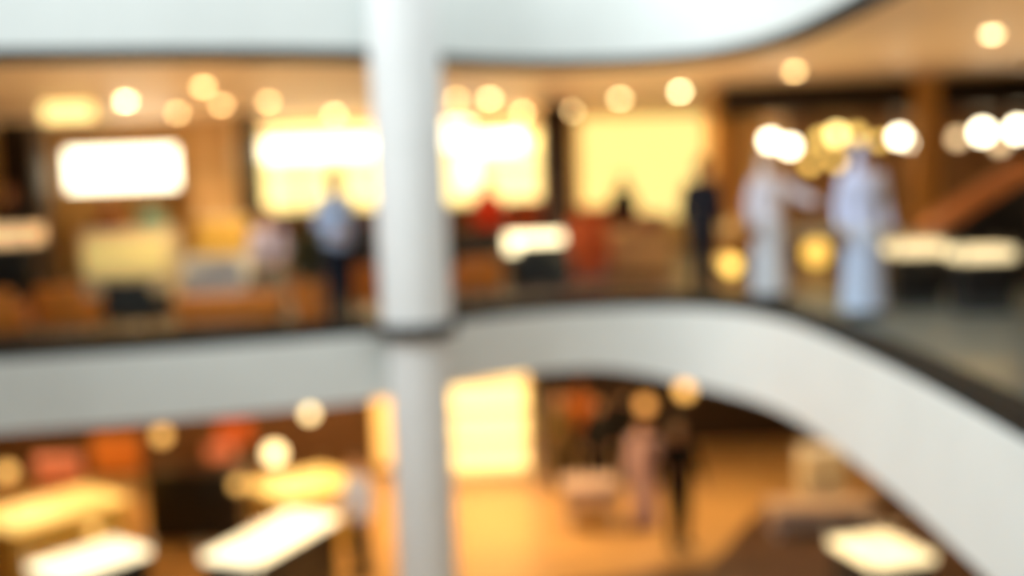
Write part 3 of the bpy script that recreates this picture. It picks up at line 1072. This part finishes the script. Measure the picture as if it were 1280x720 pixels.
low_case((285, 698), (392, 640), 'long glowing white display case on the lower floor left of the column')
low_case((55, 714), (165, 678), 'glowing white display case on the lower floor at the bottom left corner')
low_case((1072, 668), (1132, 700), 'glowing cream display case on the lower floor under the curved balcony at right', m=glow('cream_counter_light', (1, .78, .42), 1.7))
GOLDTRAY = glow('golden_counter_light', (1.0, .64, .17), 1.35)
low_case((-10, 652), (132, 612), 'golden yellow lit display case behind the bottom left white one', m=GOLDTRAY, base=YELLOWLAM, depth=1.1)
low_case((330, 612), (425, 590), 'golden lit display case behind the long white one, left of the pale-shirted person', m=GOLDTRAY, base=YELLOWLAM, depth=1.1)


def low_panel(px0, px1, py0, py1, Y, label, m, name='notice_board', cat='board', feet=True, emit=False):
    x0, x1 = xat(px0, Y, -2.5), xat(px1, Y, -2.5)
    cxp = (px0 + px1) / 2
    z1, z0 = zat(cxp, py0, Y), zat(cxp, py1, Y)
    t = thing(name, label, cat, ((x0 + x1) / 2, Y, Z_LOW))
    MB().box((0, 0, (z0 + z1) / 2 - Z_LOW), (x1 - x0, .12, z1 - z0), bevel=.02).build('board', m, t)
    for sx in (-1, 1):
        MB().cap((sx * (x1 - x0) * .4, 0.0, .03), .02, (sx * (x1 - x0) * .4, 0, z0 - Z_LOW), .02, 10).build('post', CHROME, t)
        MB().box((sx * (x1 - x0) * .4, 0, .012), (.05, .34, .024), bevel=.006).build('foot', CHROME, t)
    return t


low_panel(42, 98, 570, 612, 17.5, 'pink display board at the lower left behind the golden case', PINK)
low_panel(255, 292, 555, 592, 18.2, 'pink display board on the lower floor behind the long white case', PINK)
low_panel(114, 172, 545, 590, 18.6, 'orange display board on the lower floor at left', mat('orange_board', (.6, .2, .03), .6, noise=.06))
low_panel(270, 312, 528, 552, 19.3, 'orange-red display board high up under the balcony edge at left', mat('vermilion_board', (.6, .13, .03), .6, noise=.06))


def low_lamp(px, py, Y, label, m, r=.11):
    x, z = xat(px, Y, -2), zat(px, py, Y)
    t = thing('pendant_lamp', label, 'pendant lamp', (x, Y, -.72), 0, 'globe pendant lamps of the lower floor')
    h = -.72 - z
    MB().cap((0, 0, -.01), .006, (0, 0, -h + r), .006, 8).build('cord', BLACK, t)
    MB().lathe([(.05, -.03), (.05, 0)], seg=24).build('ceiling_rose', BRASS, t)
    MB().lathe([(.03, -h + r + .04), (.035, -h + r - .01)], seg=24).build('cap', BRASS, t)
    MB().ell((0, 0, -h), (r, r, r), 24).build('globe', m, t)
    return t


LG = glow('lower_cream_globe', (1, .78, .38), 4)
LGD = glow('lower_amber_globe', (1, .58, .16), 1.6)
for px, py, Y, lab, m, r in [
    (388, 517, 15.5, 'cream globe lamp just under the balcony edge left of the column', LG, .09),
    (340, 567, 16.5, 'large cream globe lamp hanging over the lower floor left of the column', LG, .15),
    (293, 606, 15.5, 'dim amber globe lamp below the pink display board', LGD, .09),
    (200, 545, 17.0, 'amber globe lamp under the balcony edge between the orange boards', LGD, .12),
    (4, 590, 16.0, 'amber globe lamp cut by the left edge on the lower floor', LGD, .12),
    (112, 662, 13.0, 'amber globe lamp low over the glowing case in the bottom left corner', LGD, .08),
    (856, 488, 18.0, 'amber globe lamp just under the balcony near the dark standing person', LGD, .14),
    (806, 506, 18.6, 'dim orange globe lamp above the person in mauve', glow('lower_orange_globe', (1, .5, .14), .9), .14),
]:
    low_lamp(px, py, Y, lab, m, r)

# dark plinth block at the lower left
x0, x1 = xat(180, 15.6, -3), xat(300, 15.6, -3)
t = thing('counter', 'black counter on the lower floor behind the gap between the two white cases', 'counter', ((x0 + x1) / 2, 16.0, Z_LOW))
MB().box((0, 0, .55), (x1 - x0, .7, 1.02), bevel=.015).build('body', BLACK, t)
MB().box((0, 0, 1.08), (x1 - x0 + .06, .76, .05), bevel=.01).build('worktop', DARKWOOD, t)

# lit shop on the lower floor right of the column
x0, x1 = xat(560, 18.8, -3), xat(662, 18.8, -3)
t = thing('shelving_unit', 'glowing yellow display shelves on the lower floor right of the column', 'shelving', ((x0 + x1) / 2, 18.8, Z_LOW))
w = x1 - x0
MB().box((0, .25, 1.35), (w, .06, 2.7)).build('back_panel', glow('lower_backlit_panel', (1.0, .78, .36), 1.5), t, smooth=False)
for sx in (-1, 1):
    MB().box((sx * (w / 2 - .02), 0, 1.35), (.05, .5, 2.7), bevel=.006).build('side_panel', YELLOWLAM, t)
for k in range(5):
    MB().box((0, 0, .12 + .55 * k), (w - .1, .44, .04), bevel=.006).build('shelf', CREAM, t)
xw = xat(466, 19.8, -2.5)
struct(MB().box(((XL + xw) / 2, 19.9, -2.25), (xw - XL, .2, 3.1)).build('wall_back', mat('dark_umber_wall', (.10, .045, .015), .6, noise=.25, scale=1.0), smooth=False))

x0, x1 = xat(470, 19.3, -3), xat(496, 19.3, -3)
t = thing('glowing_panel', 'narrow upright glowing panel added for lit floor and back wall left of the column', 'illuminated panel', ((x0 + x1) / 2, 19.3, Z_LOW))  # added glowing panel standing in for lit floor and back wall
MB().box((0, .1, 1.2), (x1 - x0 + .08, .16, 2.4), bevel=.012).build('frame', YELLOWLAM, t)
MB().box((0, .0, 1.25), (x1 - x0, .06, 2.2), bevel=.008).build('diffuser', glow('golden_lit_floor_glow', (1, .62, .2), 1.0), t)
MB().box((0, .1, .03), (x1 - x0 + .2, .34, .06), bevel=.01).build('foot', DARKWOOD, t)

# dark shop wall behind the right-hand bend, with amber glow below
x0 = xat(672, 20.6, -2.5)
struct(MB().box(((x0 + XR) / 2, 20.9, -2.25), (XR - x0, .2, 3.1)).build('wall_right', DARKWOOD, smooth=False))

# pale table
def table(px0, px1, py, Y, label, m, h, depth=.8):
    x0, x1 = xat(px0, Y, Z_LOW + h), xat(px1, Y, Z_LOW + h)
    t = thing('display_table', label, 'table', ((x0 + x1) / 2, Y, Z_LOW))
    w = x1 - x0
    MB().box((0, 0, h - .03), (w, depth, .06), bevel=.012).build('table_top', m, t)
    MB().box((0, 0, h - .2), (w - .06, depth - .06, .28), bevel=.01).build('apron', m, t)
    for sx in (-1, 1):
        for sy in (-1, 1):
            MB().box((sx * (w / 2 - .07), sy * (depth / 2 - .07), (h - .3) / 2), (.06, .06, h - .3), bevel=.006).build('leg', WHITELAM, t)
    return t


table(703, 772, 610, 16.0, 'pale display table on the orange lower floor before the dark group', mat('pale_mauve_laminate', (.45, .34, .31), .4, noise=.04), .66)
# plinth at right
x0, x1 = xat(1002, 16.2, -3.3), xat(1050, 16.2, -3.3)
t = thing('display_plinth', 'cream display plinth on the lower floor under the curved balcony at right', 'plinth', ((x0 + x1) / 2, 16.2, Z_LOW))
MB().box((0, 0, .5), (x1 - x0, .5, .92), bevel=.015).build('body', CREAM, t)
MB().box((0, 0, .03), (x1 - x0 - .06, .44, .06), bevel=.006).build('foot', DARKWOOD, t)
MB().box((0, 0, .98), (x1 - x0 + .04, .54, .04), bevel=.008).build('cap', WHITELAM, t)
table(960, 1090, 640, 15.2, 'low pale bench table in front of the cream plinth at right', mat('taupe_laminate', (.5, .38, .3), .5, noise=.05), .45, .6)

person('person in pale blue shirt and dark trousers on the lower floor beside the column', 448, 13.9, Z_LOW, -.8, 1.76, C['paleblue'], C['navy'],
       rarm=((-.27, .0, 1.16), (-.22, -.2, 1.02)))
person('person in black standing on the lower floor, right of the person in mauve', 848, 14.7, Z_LOW, .4, 1.88, C['black'], C['black'], outfit='jacket', larm=((.31, .02, 1.15), (.33, -.06, .92)), rarm=((-.31, .02, 1.15), (-.33, -.06, .92)))
person('person in mauve beside the person in black on the lower floor', 805, 15.7, Z_LOW, -.5, 1.70, C['mauve'], C['mauve'], outfit='abaya', hair='long', hairm=HAIR_BROWN)
person('person in an olive brown coat, leftmost of the dark group on the lower floor', 699, 17.9, Z_LOW, .3, 1.72, C['olive'], C['black'], outfit='jacket', hairm=HAIR_BROWN)
person('person in rust orange in the middle of the dark group on the lower floor', 727, 18.5, Z_LOW, 2.8, 1.80, C['rust'], C['black'], hair='long', hairm=HAIR_BROWN)
person('person in a long black robe and scarf in the dark lower group', 749, 17.5, Z_LOW, .1, 1.70, C['black'], None, outfit='abaya', hair='scarf', hairm=C['black'])
person('person in black at the right end of the dark group, turned away', 781, 18.0, Z_LOW, 2.5, 1.76, C['black'], C['black'], outfit='jacket')


dk = [CAM + ray(*q) * ((Z_LOW - CAM.z) / ray(*q).z) for q in ((620, 800), (700, 732), (890, 704), (945, 640), (1300, 575), (1700, 700), (1500, 1100))]  # weaker light at lower right, put in as a darker floor piece
struct(MB().poly([(p.x, p.y) for p in dk], Z_LOW, Z_LOW + .006).build('floor', tiles('weak_light_brown_floor', (.09, .05, .03), (.11, .06, .035), .35, .9), smooth=False))

def added_uplight(x, y, power, label):  # made-up uplights, added to brighten the beige ceiling
    t = thing('added_uplight', label, 'added floor light', (x, y, .006), 0, 'uplights added in the middle floor to brighten the ceiling')
    MB().torus((0, 0, .006), .11, .012).build('ring', CHROME, t)
    MB().lathe([(.098, 0.0), (.098, .004)], seg=32).build('lens', mat('frosted_lens', (.5, .45, .38), .4, noise=.05), t)
    l = lamp('bulb', 'SPOT', t, (0, 0, .03), power, (1.0, .74, .40), spot_size=math.radians(125), spot_blend=0.7, shadow_soft_size=0.06)
    l.rotation_euler = (PI, 0, 0)
    return t


for x, y, pw, lab in [
    (-6.0, 18.0, 220, 'added floor uplight at the foot of the broad tan pillar'),
    (-8.2, 19.2, 90, 'added floor uplight under the white light box'),
    (-4.9, 13.4, 90, 'added floor uplight near the foot of the cream and yellow counter'),
    (-7.4, 13.2, 80, 'added floor uplight beyond the dark counter at the far left'),
    (-4.6, 12.5, 85, 'added floor uplight behind the second caramel armchair from the left edge'),
    (-2.75, 13.1, 100, 'added floor uplight between the seated person in lilac and the planter'),
    (-3.2, 17.2, 110, 'added floor uplight in front of the shelving left of the column'),
    (1.25, 13.3, 120, 'added floor uplight on the brown floor before the lit display case'),
    (.6, 18.2, 110, 'added floor uplight before the shelving right of the column'),
    (2.2, 14.6, 140, 'added floor uplight between the tan counter and the balcony bend'),
    (4.55, 13.9, 170, 'added floor uplight behind the two robed men'),
    (5.6, 9.6, 190, 'added floor uplight on the grey floor right of the lilac robe'),
    (5.0, 6.6, 190, 'added floor uplight on the grey floor nearest the camera'),
    (7.6, 12.6, 170, 'added floor uplight under the sloping rack at the right edge'),
]:
    added_uplight(x, y, pw, lab)

# fill panels added to brighten the lower floor and the right shop
def added_fill_panel(x, y, z, sx, sy, power, label, col=(1, .65, .29)):
    t = thing('added_ceiling_fill', label, 'ceiling light', (x, y, z), 0, 'added ceiling fill panels')
    MB().box((0, 0, -.012), (sx + .06, sy + .06, .024), bevel=.005).build('frame', WHITELAM, t)
    MB().box((0, 0, -.026), (sx, sy, .008)).build('diffuser', glow('fill_diffuser', (1, .70, .34), 3.0), t)
    l = lamp('tube', 'AREA', t, (0, 0, -.04), power, col, shape='RECTANGLE', size=sx, size_y=sy)
    return t


for k, (x, y, pw) in enumerate([(-8.4, 17.2, 110), (-4.0, 18.3, 110), (-.4, 16.2, 185), (2.6, 16.2, 90), (-2.0, 12.6, 60), (5.6, 15.2, 50), (9, 15.5, 40)]):
    added_fill_panel(x, y, -.72, 1.2, .6, pw, 'added fill panel in the lower ceiling, hidden behind the balcony front')

for x, y, lab in [(5.2, 19.4, 'added fill panel deep in the right shop behind the robed men'), (8.2, 19.2, 'added fill panel deep in the right shop past the amber pillar')]:
    added_fill_panel(x, y, Z_CEIL, 1.0, .5, 30, lab)

# ------------------------------------------------------------------ daylight from the roof of the atrium
w = bpy.data.worlds.new('daylight')
scene.world = w
w.use_nodes = True
bg = w.node_tree.nodes['Background']
bg.inputs['Color'].default_value = (.89, .965, .965, 1)
bg.inputs['Strength'].default_value = 1.6

sl = bpy.data.lights.new('sun', 'SUN')
sl.energy = 2.3
sl.angle = math.radians(40)
sl.color = (.92, .98, 1.0)
so = bpy.data.objects.new('sun', sl)
COL.objects.link(so)
so.location = (-4, 2, 9)
so.rotation_euler = Vector((.62, .45, -.64)).to_track_quat('-Z', 'Y').to_euler()

vs = scene.view_settings
vs.view_transform = 'Standard'
vs.look = 'None'
vs.exposure = 0.0
vs.gamma = 1.0
vs.use_curve_mapping = False
